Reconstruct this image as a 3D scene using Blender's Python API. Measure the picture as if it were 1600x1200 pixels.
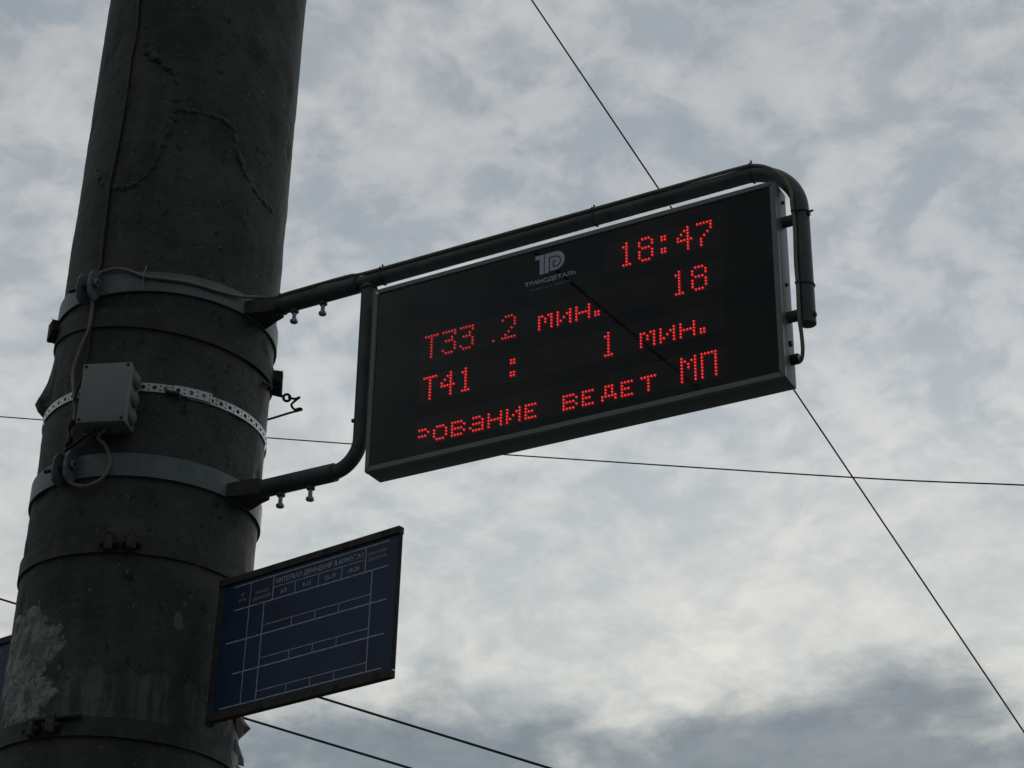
import bpy, bmesh, math, random
from mathutils import Vector, Matrix, noise
R = math.radians
rnd = random.Random(7)
for o in list(bpy.data.objects):
    bpy.data.objects.remove(o, do_unlink=True)
sc = bpy.context.scene
COL = sc.collection

# ------------------------------------------------------------------ camera
cam_d = bpy.data.cameras.new('camera')
cam_d.sensor_fit = 'HORIZONTAL'; cam_d.sensor_width = 36.0
cam_d.lens = 36.0 * 3.0723 / 1.6
cam_d.clip_start = 0.05; cam_d.clip_end = 3000
cam = bpy.data.objects.new('camera', cam_d); COL.objects.link(cam)
rt = Vector((0.8753245, 0.4833266, 0.0142245))
up = Vector((0.2124128, -0.4107828, 0.8866444))
fw = Vector((-0.4343820, 0.7730801, 0.4622330))
m3 = Matrix((rt, up, -fw)).transposed()
cam.matrix_world = Matrix.Translation((2.07308, -3.29147, 1.6)) @ m3.to_4x4()
sc.camera = cam
sc.render.resolution_x = 1024; sc.render.resolution_y = 768

# ------------------------------------------------------------------ sky and sun
SUN_AZ, SUN_EL = R(-17), R(14)
world = bpy.data.worlds.new('World'); sc.world = world
world.use_nodes = True
wt = world.node_tree
world.cycles.sampling_method = 'MANUAL'; world.cycles.sample_map_resolution = 256
for n in list(wt.nodes): wt.nodes.remove(n)
def WN(t, **kw):
    n = wt.nodes.new(t)
    for k, v in kw.items(): setattr(n, k, v)
    return n
def wl(a, b): wt.links.new(a, b)
def wmath(op, a, b=None, c=None, clamp=False):
    n = WN('ShaderNodeMath', operation=op, use_clamp=clamp)
    for i, v in enumerate((a, b, c)):
        if v is None: continue
        if isinstance(v, (int, float)): n.inputs[i].default_value = v
        else: wl(v, n.inputs[i])
    return n.outputs[0]
def wramp(fac, stops, interp='B_SPLINE'):
    n = WN('ShaderNodeValToRGB'); cr = n.color_ramp; cr.interpolation = interp
    while len(cr.elements) < len(stops): cr.elements.new(0.5)
    for e, (p_, c_) in zip(cr.elements, stops): e.position = p_; e.color = (*c_, 1)
    wl(fac, n.inputs[0]); return n.outputs[0]
def wrange(v, a, b, c, d, smooth=True):
    n = WN('ShaderNodeMapRange'); n.interpolation_type = 'SMOOTHSTEP' if smooth else 'LINEAR'
    wl(v, n.inputs[0])
    for i, x in enumerate((a, b, c, d)): n.inputs[i + 1].default_value = x
    return n.outputs[0]
def wmix(f, a, b, bt='MIX'):
    n = WN('ShaderNodeMix', data_type='RGBA', blend_type=bt)
    for i, v in ((0, f), (6, a), (7, b)):
        if isinstance(v, (int, float)): n.inputs[i].default_value = v
        elif isinstance(v, tuple): n.inputs[i].default_value = (*v, 1)
        else: wl(v, n.inputs[i])
    return n.outputs[2]
def wnoise(vec, scale, detail, rough, off=(0, 0, 0), dist=0.0):
    mp = WN('ShaderNodeMapping'); mp.inputs['Location'].default_value = off
    wl(vec, mp.inputs['Vector'])
    n = WN('ShaderNodeTexNoise'); n.inputs['Scale'].default_value = scale
    n.inputs['Detail'].default_value = detail; n.inputs['Roughness'].default_value = rough
    n.inputs['Distortion'].default_value = dist
    wl(mp.outputs[0], n.inputs['Vector']); return n.outputs[0]
tc = WN('ShaderNodeTexCoord'); sep = WN('ShaderNodeSeparateXYZ'); wl(tc.outputs['Generated'], sep.inputs[0])
dx, dy, dz = sep.outputs
den = wmath('ADD', wmath('MAXIMUM', dz, 0.0), 0.32)
cmb = WN('ShaderNodeCombineXYZ'); wl(wmath('DIVIDE', dx, den), cmb.inputs[0]); wl(wmath('DIVIDE', dy, den), cmb.inputs[1])
deck = cmb.outputs[0]
warp = WN('ShaderNodeTexNoise'); warp.inputs['Scale'].default_value = 5.0; warp.inputs['Detail'].default_value = 3.0; wl(deck, warp.inputs['Vector'])
wv = WN('ShaderNodeVectorMath', operation='MULTIPLY_ADD'); wl(warp.outputs['Color'], wv.inputs[0]); wv.inputs[1].default_value = (0.07, 0.07, 0); wl(deck, wv.inputs[2])
deckw = wv.outputs[0]
big = wnoise(deckw, 3.6, 3.0, 0.5, (3.1, 1.7, 0))
mid = wnoise(deckw, 19.0, 7.0, 0.56, (0.4, 5.2, 2.0), 0.15)
fine = wnoise(deckw, 52.0, 4.0, 0.6, (7.7, 2.2, 5.0), 0.2)
high = wrange(dz, 0.36, 0.54, 0.30, 1.0)        # broken puffs overhead, smooth sheets lower down
pf = wrange(mid, 0.36, 0.62, 0.0, 1.0)
cl = wmath('ADD', wmath('ADD', wmath('MULTIPLY', big, 0.50), wmath('MULTIPLY', mid, 0.30)), wmath('MULTIPLY', fine, 0.20))
cl = wmath('ADD', wmath('MULTIPLY', wmath('SUBTRACT', cl, 0.50), 1.25), 0.5)
cl = wmath('ADD', cl, wmath('MULTIPLY', wmath('SUBTRACT', pf, 0.5), wmath('MULTIPLY', high, 0.23)))
# light grey sheets, blue-grey hollows, a few cream tops
ccol = wramp(cl, [(0.15, (0.300, 0.350, 0.388)), (0.38, (0.372, 0.412, 0.434)), (0.52, (0.450, 0.475, 0.486)), (0.68, (0.530, 0.545, 0.538)), (0.88, (0.640, 0.632, 0.592))])
# the deck brightens towards the low sun behind it and towards the lower sky
sunv = (math.sin(SUN_AZ) * math.cos(SUN_EL), math.cos(SUN_AZ) * math.cos(SUN_EL), math.sin(SUN_EL))
dp = WN('ShaderNodeVectorMath', operation='DOT_PRODUCT'); wl(tc.outputs['Generated'], dp.inputs[0]); dp.inputs[1].default_value = sunv
glow = wrange(dp.outputs['Value'], -1.0, 1.0, 0.15, 1.06, False)
lowlift = wrange(dz, 0.30, 0.60, 1.30, 0.96)
warm = wmix(wrange(dz, 0.28, 0.52, 1.0, 0.0), (0.995, 1.0, 1.035), (1.045, 1.005, 0.940))      # the lower sheets take the evening light
ccol = wmix(1.0, wmix(1.0, ccol, wmath('MULTIPLY', glow, lowlift), 'MULTIPLY'), warm, 'MULTIPLY')
# bank of darker cloud low over the horizon
bankn = wnoise(deckw, 5.0, 8.0, 0.60, (3.0, 2.9, 4.0), 0.1)
bank = wrange(wmath('ADD', dz, wmath('MULTIPLY', wmath('SUBTRACT', bankn, 0.5), 0.17)), 0.290, 0.340, 1.0, 0.0)
bankcol = wramp(wmath('ADD', wmath('MULTIPLY', mid, 0.7), wmath('MULTIPLY', big, 0.3)), [(0.36, (0.120, 0.164, 0.208)), (0.64, (0.208, 0.252, 0.290))])
bankcol = wmix(1.0, bankcol, glow, 'MULTIPLY')
ccol = wmix(wmath('MULTIPLY', bank, 0.90), ccol, bankcol)
sky = WN('ShaderNodeTexSky', sky_type='NISHITA'); sky.sun_disc = False
sky.sun_elevation = SUN_EL; sky.sun_rotation = SUN_AZ
SKY_STRENGTH = 0.1
ccol = wmix(1.0, ccol, (1 / SKY_STRENGTH,) * 3, 'MULTIPLY')
cover = wrange(cl, 0.20, 0.50, 0.95, 0.99)
skyc = wmix(cover, sky.outputs[0], ccol)
bg = WN('ShaderNodeBackground'); bg.inputs['Strength'].default_value = SKY_STRENGTH
wl(skyc, bg.inputs['Color'])
wo = WN('ShaderNodeOutputWorld'); wl(bg.outputs[0], wo.inputs['Surface'])

sun_d = bpy.data.lights.new('sun', 'SUN'); sun_d.energy = 0.5; sun_d.angle = R(14); sun_d.color = (1.0, 0.93, 0.84)
sun = bpy.data.objects.new('sun', sun_d); COL.objects.link(sun)
sun.rotation_euler = Vector(sunv).to_track_quat('Z', 'Y').to_euler()
sun.location = Vector(sunv) * 40

sc.view_settings.view_transform = 'Standard'; sc.view_settings.look = 'None'
sc.view_settings.exposure = 0.0; sc.view_settings.gamma = 1.0
sc.view_settings.use_curve_mapping = False
sc.render.engine = 'CYCLES'

# ------------------------------------------------------------------ materials
MATS = {}
def mat(name, col, rough=0.6, metal=0.0, var=0.25, scale=30.0, bump=0.0, bscale=120.0, emit=None, estr=0.0, spec=0.5, spots=None):
    """Principled material; colour varied by object-space noise, optional bump and dirt spots (colour, scale, threshold)."""
    if name in MATS: return MATS[name]
    m = bpy.data.materials.new(name); m.use_nodes = True; MATS[name] = m
    nt = m.node_tree; b = nt.nodes['Principled BSDF']
    t = nt.nodes.new('ShaderNodeTexCoord')
    n = nt.nodes.new('ShaderNodeTexNoise'); n.inputs['Scale'].default_value = scale; n.inputs['Detail'].default_value = 6; n.inputs['Roughness'].default_value = 0.65
    nt.links.new(t.outputs['Object'], n.inputs['Vector'])
    cr = nt.nodes.new('ShaderNodeValToRGB')
    cr.color_ramp.elements[0].position = 0.3; cr.color_ramp.elements[1].position = 0.7
    cr.color_ramp.elements[0].color = (*[c * (1 - var) for c in col], 1); cr.color_ramp.elements[1].color = (*[min(1, c * (1 + var)) for c in col], 1)
    nt.links.new(n.outputs[0], cr.inputs[0]); out = cr.outputs[0]
    if spots:
        scol, sscale, thr = spots
        n2 = nt.nodes.new('ShaderNodeTexNoise'); n2.inputs['Scale'].default_value = sscale; n2.inputs['Detail'].default_value = 8; n2.inputs['Roughness'].default_value = 0.7
        nt.links.new(t.outputs['Object'], n2.inputs['Vector'])
        mr = nt.nodes.new('ShaderNodeMapRange'); nt.links.new(n2.outputs[0], mr.inputs[0]); mr.inputs[1].default_value = thr; mr.inputs[2].default_value = thr + 0.06
        mx = nt.nodes.new('ShaderNodeMix'); mx.data_type = 'RGBA'; nt.links.new(mr.outputs[0], mx.inputs[0]); nt.links.new(out, mx.inputs[6]); mx.inputs[7].default_value = (*scol, 1); out = mx.outputs[2]
    nt.links.new(out, b.inputs['Base Color'])
    b.inputs['Roughness'].default_value = rough; b.inputs['Metallic'].default_value = metal; b.inputs['Specular IOR Level'].default_value = spec
    if bump:
        n3 = nt.nodes.new('ShaderNodeTexNoise'); n3.inputs['Scale'].default_value = bscale; n3.inputs['Detail'].default_value = 8
        nt.links.new(t.outputs['Object'], n3.inputs['Vector'])
        bp = nt.nodes.new('ShaderNodeBump'); bp.inputs['Strength'].default_value = bump; bp.inputs['Distance'].default_value = 0.004
        nt.links.new(n3.outputs[0], bp.inputs['Height']); nt.links.new(bp.outputs[0], b.inputs['Normal'])
    if emit:
        b.inputs['Emission Color'].default_value = (*emit, 1); b.inputs['Emission Strength'].default_value = estr
    return m

GREEN_METAL = mat('dark_green_paint', (0.085, 0.108, 0.102), 0.48, var=0.32, scale=22, bump=0.18, bscale=70, spots=((0.17, 0.155, 0.125), 48, 0.62))
CASE_PAINT = mat('case_grey_paint', (0.235, 0.275, 0.265), 0.45, var=0.12, scale=14, bump=0.03, bscale=160, spots=((0.10, 0.10, 0.09), 40, 0.70))
CLAMP_PAINT = mat('clamp_blue_grey_paint', (0.165, 0.212, 0.222), 0.5, var=0.28, scale=20, bump=0.2, bscale=50, spots=((0.075, 0.07, 0.06), 40, 0.61))
OLD_STEEL = mat('old_painted_steel', (0.056, 0.063, 0.055), 0.72, var=0.4, scale=26, bump=0.45, bscale=60, spots=((0.105, 0.100, 0.085), 30, 0.58))
RUST = mat('rusty_iron', (0.036, 0.030, 0.025), 0.8, var=0.4, scale=60, bump=0.4, bscale=140)
SHADED_PAINT = mat('shaded_saddle_paint', (0.052, 0.054, 0.048), 0.6, var=0.25, scale=30, bump=0.1, bscale=80)  # green bracket paint with the shade on the saddles put into its colour
GALV = mat('galvanised_steel', (0.52, 0.54, 0.55), 0.38, metal=0.75, var=0.15, scale=80, spots=((0.25, 0.25, 0.24), 60, 0.62))
ZINC = mat('zinc_bolt', (0.34, 0.37, 0.39), 0.4, metal=0.7, var=0.2, scale=120)
BOX_PLASTIC = mat('grey_box_plastic', (0.30, 0.335, 0.33), 0.5, var=0.07, scale=20, bump=0.04, bscale=120, spots=((0.19, 0.20, 0.175), 22, 0.60))
BOX_SIDE = mat('grey_box_body_plastic', (0.24, 0.255, 0.245), 0.55, var=0.1, scale=25)
RUBBER = mat('grey_rubber', (0.20, 0.215, 0.21), 0.7, var=0.12, scale=40)
BLACK = mat('black_plastic', (0.012, 0.013, 0.013), 0.5, var=0.3, scale=60)
SCREW = mat('dark_screw', (0.05, 0.055, 0.055), 0.5, metal=0.3, var=0.3, scale=100)
TAN_CABLE = mat('tan_cable_sheath', (0.26, 0.235, 0.175), 0.6, var=0.25, scale=50)
BLACK_CABLE = mat('black_cable_sheath', (0.014, 0.015, 0.014), 0.55, var=0.3, scale=50)
TIE = mat('pale_nylon', (0.30, 0.32, 0.31), 0.45, var=0.15, scale=60)
WIRE = mat('overhead_wire_steel', (0.045, 0.048, 0.052), 0.7, var=0.3, scale=15, spec=0.2)
PANEL = mat('black_display_panel', (0.0210, 0.0275, 0.0255), 0.95, var=0.1, scale=8, spec=0.0)
MODULE = mat('led_module_face', (0.0660, 0.0590, 0.0550), 0.95, var=0.1, scale=30, spec=0.0)
LED_OFF = mat('unlit_led_lens', (0.0760, 0.0540, 0.0510), 0.8, var=0.1, scale=300, spec=0.05)
LED_ON = mat('lit_red_led', (0.3, 0.01, 0.01), 0.3, var=0.05, emit=(1.0, 0.010, 0.018), estr=0.62)
LED_DIM = mat('lit_red_led_weaker', (0.3, 0.01, 0.01), 0.3, var=0.05, emit=(1.0, 0.010, 0.020), estr=0.36)
CORE_ON = mat('lit_red_led_tip', (0.3, 0.01, 0.01), 0.3, var=0.05, emit=(1.0, 0.075, 0.070), estr=1.3)
CORE_DIM = mat('lit_red_led_tip_weaker', (0.3, 0.01, 0.01), 0.3, var=0.05, emit=(1.0, 0.11, 0.11), estr=0.75)
LOGO = mat('grey_print', (0.62, 0.68, 0.80), 0.6, var=0.1, scale=40)
LOGO_LINE = mat('black_print', (0.008, 0.009, 0.010), 0.6, var=0.1, scale=40)
URL = mat('faint_grey_print', (0.20, 0.21, 0.215), 0.6, var=0.15, scale=60)
BLUE = mat('blue_enamel', (0.011, 0.040, 0.115), 0.5, var=0.35, scale=9, bump=0.04, bscale=60, spots=((0.055, 0.058, 0.060), 26, 0.66))
BLUE_WHITE = mat('worn_white_print', (0.50, 0.54, 0.62), 0.6, var=0.3, scale=60, spots=((0.16, 0.19, 0.26), 90, 0.62))
RAIL = mat('dirty_olive_rail', (0.070, 0.068, 0.048), 0.75, var=0.35, scale=30, bump=0.3, bscale=90, spots=((0.028, 0.026, 0.022), 24, 0.55))
PAPER = mat('weathered_paper', (0.22, 0.21, 0.16), 0.9, var=0.35, scale=40)
PAPER_BLUE = mat('weathered_blue_paper', (0.10, 0.16, 0.20), 0.9, var=0.3, scale=50)
PAPER_DARK = mat('weathered_brown_paper', (0.075, 0.062, 0.045), 0.9, var=0.35, scale=50)

def glass_mat():
    m = bpy.data.materials.new('thin_clear_pane'); m.use_nodes = True
    nt = m.node_tree
    for n in list(nt.nodes): nt.nodes.remove(n)
    o = nt.nodes.new('ShaderNodeOutputMaterial'); mx = nt.nodes.new('ShaderNodeMixShader')
    t = nt.nodes.new('ShaderNodeBsdfTransparent'); t.inputs[0].default_value = (0.93, 0.94, 0.94, 1)
    g = nt.nodes.new('ShaderNodeBsdfGlossy'); g.inputs['Roughness'].default_value = 0.02
    f = nt.nodes.new('ShaderNodeFresnel'); f.inputs['IOR'].default_value = 1.27
    nt.links.new(f.outputs[0], mx.inputs[0]); nt.links.new(t.outputs[0], mx.inputs[1]); nt.links.new(g.outputs[0], mx.inputs[2])
    nt.links.new(mx.outputs[0], o.inputs[0]); return m
GLASS = glass_mat()

# ------------------------------------------------------------------ helpers
def tag(o, label=None, cat=None, group=None, kind=None):
    if label: o['label'] = label
    if cat: o['category'] = cat
    if group: o['group'] = group
    if kind: o['kind'] = kind
    return o
def empty(name, loc):
    o = bpy.data.objects.new(name, None); o.empty_display_size = 0.05; o.location = loc; COL.objects.link(o); return o
def wloc(o):
    v = Vector(o.location)
    while o.parent: o = o.parent; v += Vector(o.location)
    return v
def obj(name, bm, m, parent=None, smooth=False, origin=None):
    """bm in world coordinates -> mesh object (child of parent or top level, origin at its own middle)."""
    bmesh.ops.recalc_face_normals(bm, faces=bm.faces[:])
    if origin is None:
        c = Vector((0, 0, 0))
        for v in bm.verts: c += v.co
        origin = c / max(1, len(bm.verts))
    bmesh.ops.translate(bm, verts=bm.verts[:], vec=-Vector(origin))
    me = bpy.data.meshes.new(name); bm.to_mesh(me); bm.free()
    if smooth:
        for p_ in me.polygons: p_.use_smooth = True
    o = bpy.data.objects.new(name, me); COL.objects.link(o); me.materials.append(m)
    if parent: o.parent = parent; o.location = Vector(origin) - wloc(parent)
    else: o.location = origin
    return o
def smooth_angle(o, deg=40):
    for p_ in o.data.polygons: p_.use_smooth = True
    o.data.set_sharp_from_angle(angle=R(deg)); return o
def spline(pts, n=8):
    """Catmull-Rom through pts."""
    P = [Vector(p_) for p_ in pts]; P = [2 * P[0] - P[1]] + P + [2 * P[-1] - P[-2]]; out = []
    for i in range(1, len(P) - 2):
        for k in range(n):
            t = k / n; a, b, c, d = P[i - 1:i + 3]
            out.append(0.5 * ((2 * b) + (c - a) * t + (2 * a - 5 * b + 4 * c - d) * t * t + (3 * b - a - 3 * c + d) * t ** 3))
    out.append(P[-2]); return out
def add_tube(bm, pts, r, seg=12, cap=True, jitter=0.0, flat=1.0):
    P = [Vector(p_) for p_ in pts]; rings = []
    t0 = (P[1] - P[0]).normalized(); nrm = t0.orthogonal().normalized()
    for i, p_ in enumerate(P):
        t = (P[min(i + 1, len(P) - 1)] - P[max(i - 1, 0)]).normalized()
        nrm = (nrm - t * nrm.dot(t)).normalized(); bi = t.cross(nrm)
        rr = r(i / (len(P) - 1)) if callable(r) else r
        ring = []
        for k in range(seg):
            a = 2 * math.pi * k / seg; q = rr * (1 + jitter * (rnd.random() - 0.5))
            ring.append(bm.verts.new(p_ + nrm * math.cos(a) * q + bi * math.sin(a) * q * flat))
        rings.append(ring)
    for a, b in zip(rings, rings[1:]):
        for k in range(seg): bm.faces.new((a[k], a[(k + 1) % seg], b[(k + 1) % seg], b[k]))
    if cap: bm.faces.new(rings[0][::-1]); bm.faces.new(rings[-1])
    return bm
def tube(name, pts, r, m, parent=None, seg=12, jitter=0.0, cap=True):
    o = obj(name, add_tube(bmesh.new(), pts, r, seg, cap, jitter), m, parent); return smooth_angle(o, 50)
def add_frame_box(bm, c, ux, uy, uz, sx, sy, sz, bev=0.0):
    """Box centred at c, axes ux/uy/uz, full sizes; optional bevel."""
    vs = []
    for i in (-1, 1):
        for j in (-1, 1):
            for k in (-1, 1): vs.append(bm.verts.new(c + ux * i * sx / 2 + uy * j * sy / 2 + uz * k * sz / 2))
    fs = [bm.faces.new([vs[i] for i in f]) for f in ((0, 1, 3, 2), (4, 6, 7, 5), (0, 4, 5, 1), (2, 3, 7, 6), (0, 2, 6, 4), (1, 5, 7, 3))]
    if bev: bmesh.ops.bevel(bm, geom=list({e for f in fs for e in f.edges}), offset=bev, segments=2, affect='EDGES', profile=0.6)
    return bm
X, Y, Z = Vector((1, 0, 0)), Vector((0, 1, 0)), Vector((0, 0, 1))
def box(name, lo, hi, m, parent=None, bev=0.0):
    lo, hi = Vector(lo), Vector(hi); s = hi - lo
    return obj(name, add_frame_box(bmesh.new(), (lo + hi) / 2, X, Y, Z, *s, bev), m, parent)
def add_prism(bm, poly, to3, thick):
    """poly of (a,b); to3(a,b,off) -> world; extruded off 0..thick."""
    a = [bm.verts.new(to3(x, y, 0)) for x, y in poly]; b = [bm.verts.new(to3(x, y, thick)) for x, y in poly]
    bm.faces.new(a); bm.faces.new(b[::-1]); n = len(poly)
    for i in range(n): bm.faces.new((a[i], b[i], b[(i + 1) % n], a[(i + 1) % n]))
    return bm
def hexrod(name, c, d, r, l, m, parent, seg=6):
    d = Vector(d).normalized(); bm = add_tube(bmesh.new(), [Vector(c) - d * l / 2, Vector(c) + d * l / 2], r, seg)
    bmesh.ops.bevel(bm, geom=[e for e in bm.edges if len(e.link_faces) == 2], offset=r * 0.08, segments=1, affect='EDGES')
    return obj(name, bm, m, parent)
def text_mesh(name, body, size, to3, m, parent, align='LEFT', xscale=1.0, fitw=None, thick=0.0, bold=0.0):
    cu = bpy.data.curves.new(name, 'FONT'); cu.body = body; cu.size = size; cu.align_x = align; cu.resolution_u = 3; cu.offset = bold
    t = bpy.data.objects.new(name, cu); COL.objects.link(t)
    dg = bpy.context.evaluated_depsgraph_get(); dg.update()
    me = bpy.data.meshes.new_from_object(t.evaluated_get(dg))
    bpy.data.objects.remove(t, do_unlink=True)
    bm = bmesh.new(); bm.from_mesh(me); bpy.data.meshes.remove(me)
    xs = [v.co.x for v in bm.verts]; k = xscale
    if fitw and xs: k = fitw / (max(xs) - min(xs))
    x0 = min(xs) if align == 'LEFT' else 0
    for v in bm.verts: v.co = to3((v.co.x - x0) * k, v.co.y, 0)
    return obj(name, bm, m, parent)

# ------------------------------------------------------------------ ground
def asphalt():
    m = mat('asphalt', (0.048, 0.047, 0.045), 0.9, var=0.3, scale=3.0, bump=0.5, bscale=60, spots=((0.075, 0.073, 0.070), 90, 0.62)); return m
bm = bmesh.new(); N = 24; S = 900.0
grid = [[bm.verts.new((-S + 2 * S * i / N, -S + 2 * S * j / N, 0)) for j in range(N + 1)] for i in range(N + 1)]
for i in range(N):
    for j in range(N): bm.faces.new((grid[i][j], grid[i + 1][j], grid[i + 1][j + 1], grid[i][j + 1]))
g = obj('ground', bm, asphalt(), origin=(0, 0, 0)); tag(g, kind='structure')

# ------------------------------------------------------------------ pole coordinates
ZL = 3.739177                       # height of the top LED row of the first text line
PO = Vector((-0.7802, 0.03, ZL))
AX = Vector((0.0114, 0.0066, 1)).normalized()
EX = (X - AX * AX.x).normalized(); EY = AX.cross(EX)
def prad(h): return 0.2645 - 0.0024 * (h - ZL)
def P(phi, h, dr=0.0):
    a = R(phi); return PO + AX * (h - ZL) + (EX * math.cos(a) + EY * math.sin(a)) * (prad(h) + dr)
def Rn(phi): a = R(phi); return EX * math.cos(a) + EY * math.sin(a)
def Tn(phi): a = R(phi); return -EX * math.sin(a) + EY * math.cos(a)

# ------------------------------------------------------------------ concrete pole
def pole_mat():
    m = bpy.data.materials.new('dark_painted_concrete'); m.use_nodes = True
    nt = m.node_tree; L = nt.links.new; b = nt.nodes['Principled BSDF']
    def nd(t, **kw):
        n = nt.nodes.new(t)
        for k, v in kw.items(): setattr(n, k, v)
        return n
    t = nd('ShaderNodeTexCoord')
    def noi(s, d, r, vec=None, dist=0.0):
        n = nd('ShaderNodeTexNoise'); n.inputs['Scale'].default_value = s; n.inputs['Detail'].default_value = d; n.inputs['Roughness'].default_value = r; n.inputs['Distortion'].default_value = dist
        L(vec or t.outputs['Object'], n.inputs['Vector']); return n.outputs[0]
    def rng(v, a, bb, c, d):
        n = nd('ShaderNodeMapRange'); n.interpolation_type = 'SMOOTHSTEP'; L(v, n.inputs[0])
        for i, x in enumerate((a, bb, c, d)): n.inputs[i + 1].default_value = x
        return n.outputs[0]
    def ma(op, a, bb, clamp=True):
        n = nd('ShaderNodeMath', operation=op, use_clamp=clamp)
        for i, v in enumerate((a, bb)):
            if isinstance(v, (int, float)): n.inputs[i].default_value = v
            else: L(v, n.inputs[i])
        return n.outputs[0]
    def mixc(f, a, bb):
        n = nd('ShaderNodeMix', data_type='RGBA')
        if isinstance(f, float): n.inputs[0].default_value = f
        else: L(f, n.inputs[0])
        for i, v in ((6, a), (7, bb)):
            if isinstance(v, tuple): n.inputs[i].default_value = (*v, 1)
            else: L(v, n.inputs[i])
        return n.outputs[2]
    stretch = nd('ShaderNodeMapping'); stretch.inputs['Scale'].default_value = (1, 1, 0.16); L(t.outputs['Object'], stretch.inputs[0])
    c = mixc(rng(noi(5, 6, 0.6), 0.35, 0.68, 0, 1), (0.050, 0.062, 0.055), (0.102, 0.110, 0.094))
    c = mixc(rng(noi(9, 7, 0.65, stretch.outputs[0]), 0.48, 0.72, 0, 0.75), c, (0.135, 0.138, 0.122))      # rain streaks
    c = mixc(rng(noi(70, 3, 0.6), 0.655, 0.70, 0, 0.8), c, (0.22, 0.23, 0.21))                           # chips
    c = mixc(rng(noi(34, 6, 0.68), 0.585, 0.66, 0, 0.8), c, (0.020, 0.022, 0.020))                            # pits
    def region(ctr, sx, sz, edge, ns=20):                                                                           # area where the paint has gone
        mp = nd('ShaderNodeMapping'); mp.vector_type = 'POINT'
        mp.inputs['Location'].default_value = (-ctr.x / sx, -ctr.y / sx, -ctr.z / sz); mp.inputs['Scale'].default_value = (1 / sx, 1 / sx, 1 / sz)
        L(t.outputs['Object'], mp.inputs[0]); ln = nd('ShaderNodeVectorMath', operation='LENGTH'); L(mp.outputs[0], ln.inputs[0])
        d = ma('ADD', ln.outputs['Value'], ma('MULTIPLY', ma('SUBTRACT', noi(ns, 9, 0.70, None, 0.5), 0.5, False), edge, False), False)
        return rng(d, 0.80, 0.92, 1, 0)
    BASE = Vector((PO - AX * ZL))
    bare = region(P(-106, 3.050) - BASE, 0.125, 0.140, 1.9)
    bare2 = region(P(-102, 2.95) - BASE, 0.105, 0.085, 2.0)
    band = region(P(-48, 2.935) - BASE, 0.22, 0.070, 2.4)
    spot = region(P(-27.5, 3.123) - BASE, 0.0140, 0.022, 3.2, 75)
    lugp = region(P(-56, 3.325) - BASE, 0.055, 0.030, 1.6)
    side = region(P(8, 3.30) - BASE, 0.10, 0.10, 1.5)
    bare_c = mixc(rng(noi(24, 7, 0.65), 0.38, 0.66, 0, 1), (0.19, 0.21, 0.195), (0.47, 0.48, 0.43))
    c = mixc(ma('MULTIPLY', side, 0.45), c, (0.13, 0.13, 0.12))
    c = mixc(ma('MULTIPLY', lugp, 0.55), c, (0.13, 0.135, 0.12))
    c = mixc(ma('MULTIPLY', band, 0.65), c, mixc(rng(noi(30, 8, 0.7, stretch.outputs[0]), 0.42, 0.62, 0, 1), (0.085, 0.098, 0.092), (0.23, 0.245, 0.22)))
    flecks = rng(noi(38, 8, 0.7, None, 0.8), 0.52, 0.62, 1.0, 0.25)
    c = mixc(ma('MULTIPLY', ma('MULTIPLY', ma('MAXIMUM', bare, bare2), 0.92), flecks), c, bare_c)
    c = mixc(spot, c, (0.21, 0.21, 0.19))
    L(c, b.inputs['Base Color']); b.inputs['Roughness'].default_value = 0.72; b.inputs['Specular IOR Level'].default_value = 0.3
    hgt = ma('ADD', ma('MULTIPLY', noi(26, 9, 0.7), 1.0), ma('MULTIPLY', ma('MAXIMUM', bare, bare2), -0.35, False), False)
    bp = nd('ShaderNodeBump'); bp.inputs['Strength'].default_value = 0.8; bp.inputs['Distance'].default_value = 0.010
    L(hgt, bp.inputs['Height']); L(bp.outputs[0], b.inputs['Normal'])
    return m
base = PO - AX * ZL
pole = empty('concrete_pole', base)
tag(pole, 'thick dark painted concrete pole with worn patches at the left of the picture', 'pole')
bm = bmesh.new(); SEG = 128; H = [0, 0.4, 0.8, 1.2, 1.6, 2.0] + [2.3 + 0.016 * i for i in range(175)] + [5.3 + 0.3 * i for i in range(16)]
rings = []
for h in H:
    ring = []
    for k in range(SEG):
        ph = 360 * k / SEG; p0 = P(ph, h)
        dr = 0.0022 * noise.noise(p0 * 9) + 0.0012 * noise.noise(p0 * 38)
        chip = noise.noise(Vector((p0.x * 16, p0.y * 16, p0.z * 11)) + Vector((5, 3, 1)))
        if chip > 0.42: dr -= 0.004 * min(1, (chip - 0.42) * 8)
        ring.append(bm.verts.new(P(ph, h, dr)))
    rings.append(ring)
for a, b in zip(rings, rings[1:]):
    for k in range(SEG): bm.faces.new((a[k], a[(k + 1) % SEG], b[(k + 1) % SEG], b[k]))
bm.faces.new(rings[-1]); bm.faces.new(rings[0][::-1])
POLE_MAT = pole_mat()
obj('shaft', bm, POLE_MAT, pole, smooth=True, origin=base)
TAR = mat('tar_bead', (0.042, 0.047, 0.041), 0.6, var=0.4, scale=60, bump=0.8, bscale=160)
def seam(pts, r):
    pp = spline([P(a, h, -0.0100) for a, h in pts], 12)
    pp = [q + Vector((rnd.uniform(-1, 1), rnd.uniform(-1, 1), rnd.uniform(-1, 1))) * 0.0022 for q in pp]
    n = len(pp); rad = [r * (0.86 + 0.22 * noise.noise(q * 30) + 0.22 * noise.noise(q * 8)) for q in pp]
    o = obj('tar_seam', add_tube(bmesh.new(), pp, lambda t: rad[min(n - 1, int(t * (n - 1) + 0.5))] * min(1, 0.35 + 6 * t, 0.35 + 6 * (1 - t)), 12, True, 0.22), TAR, pole, smooth=True)
    return o
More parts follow.
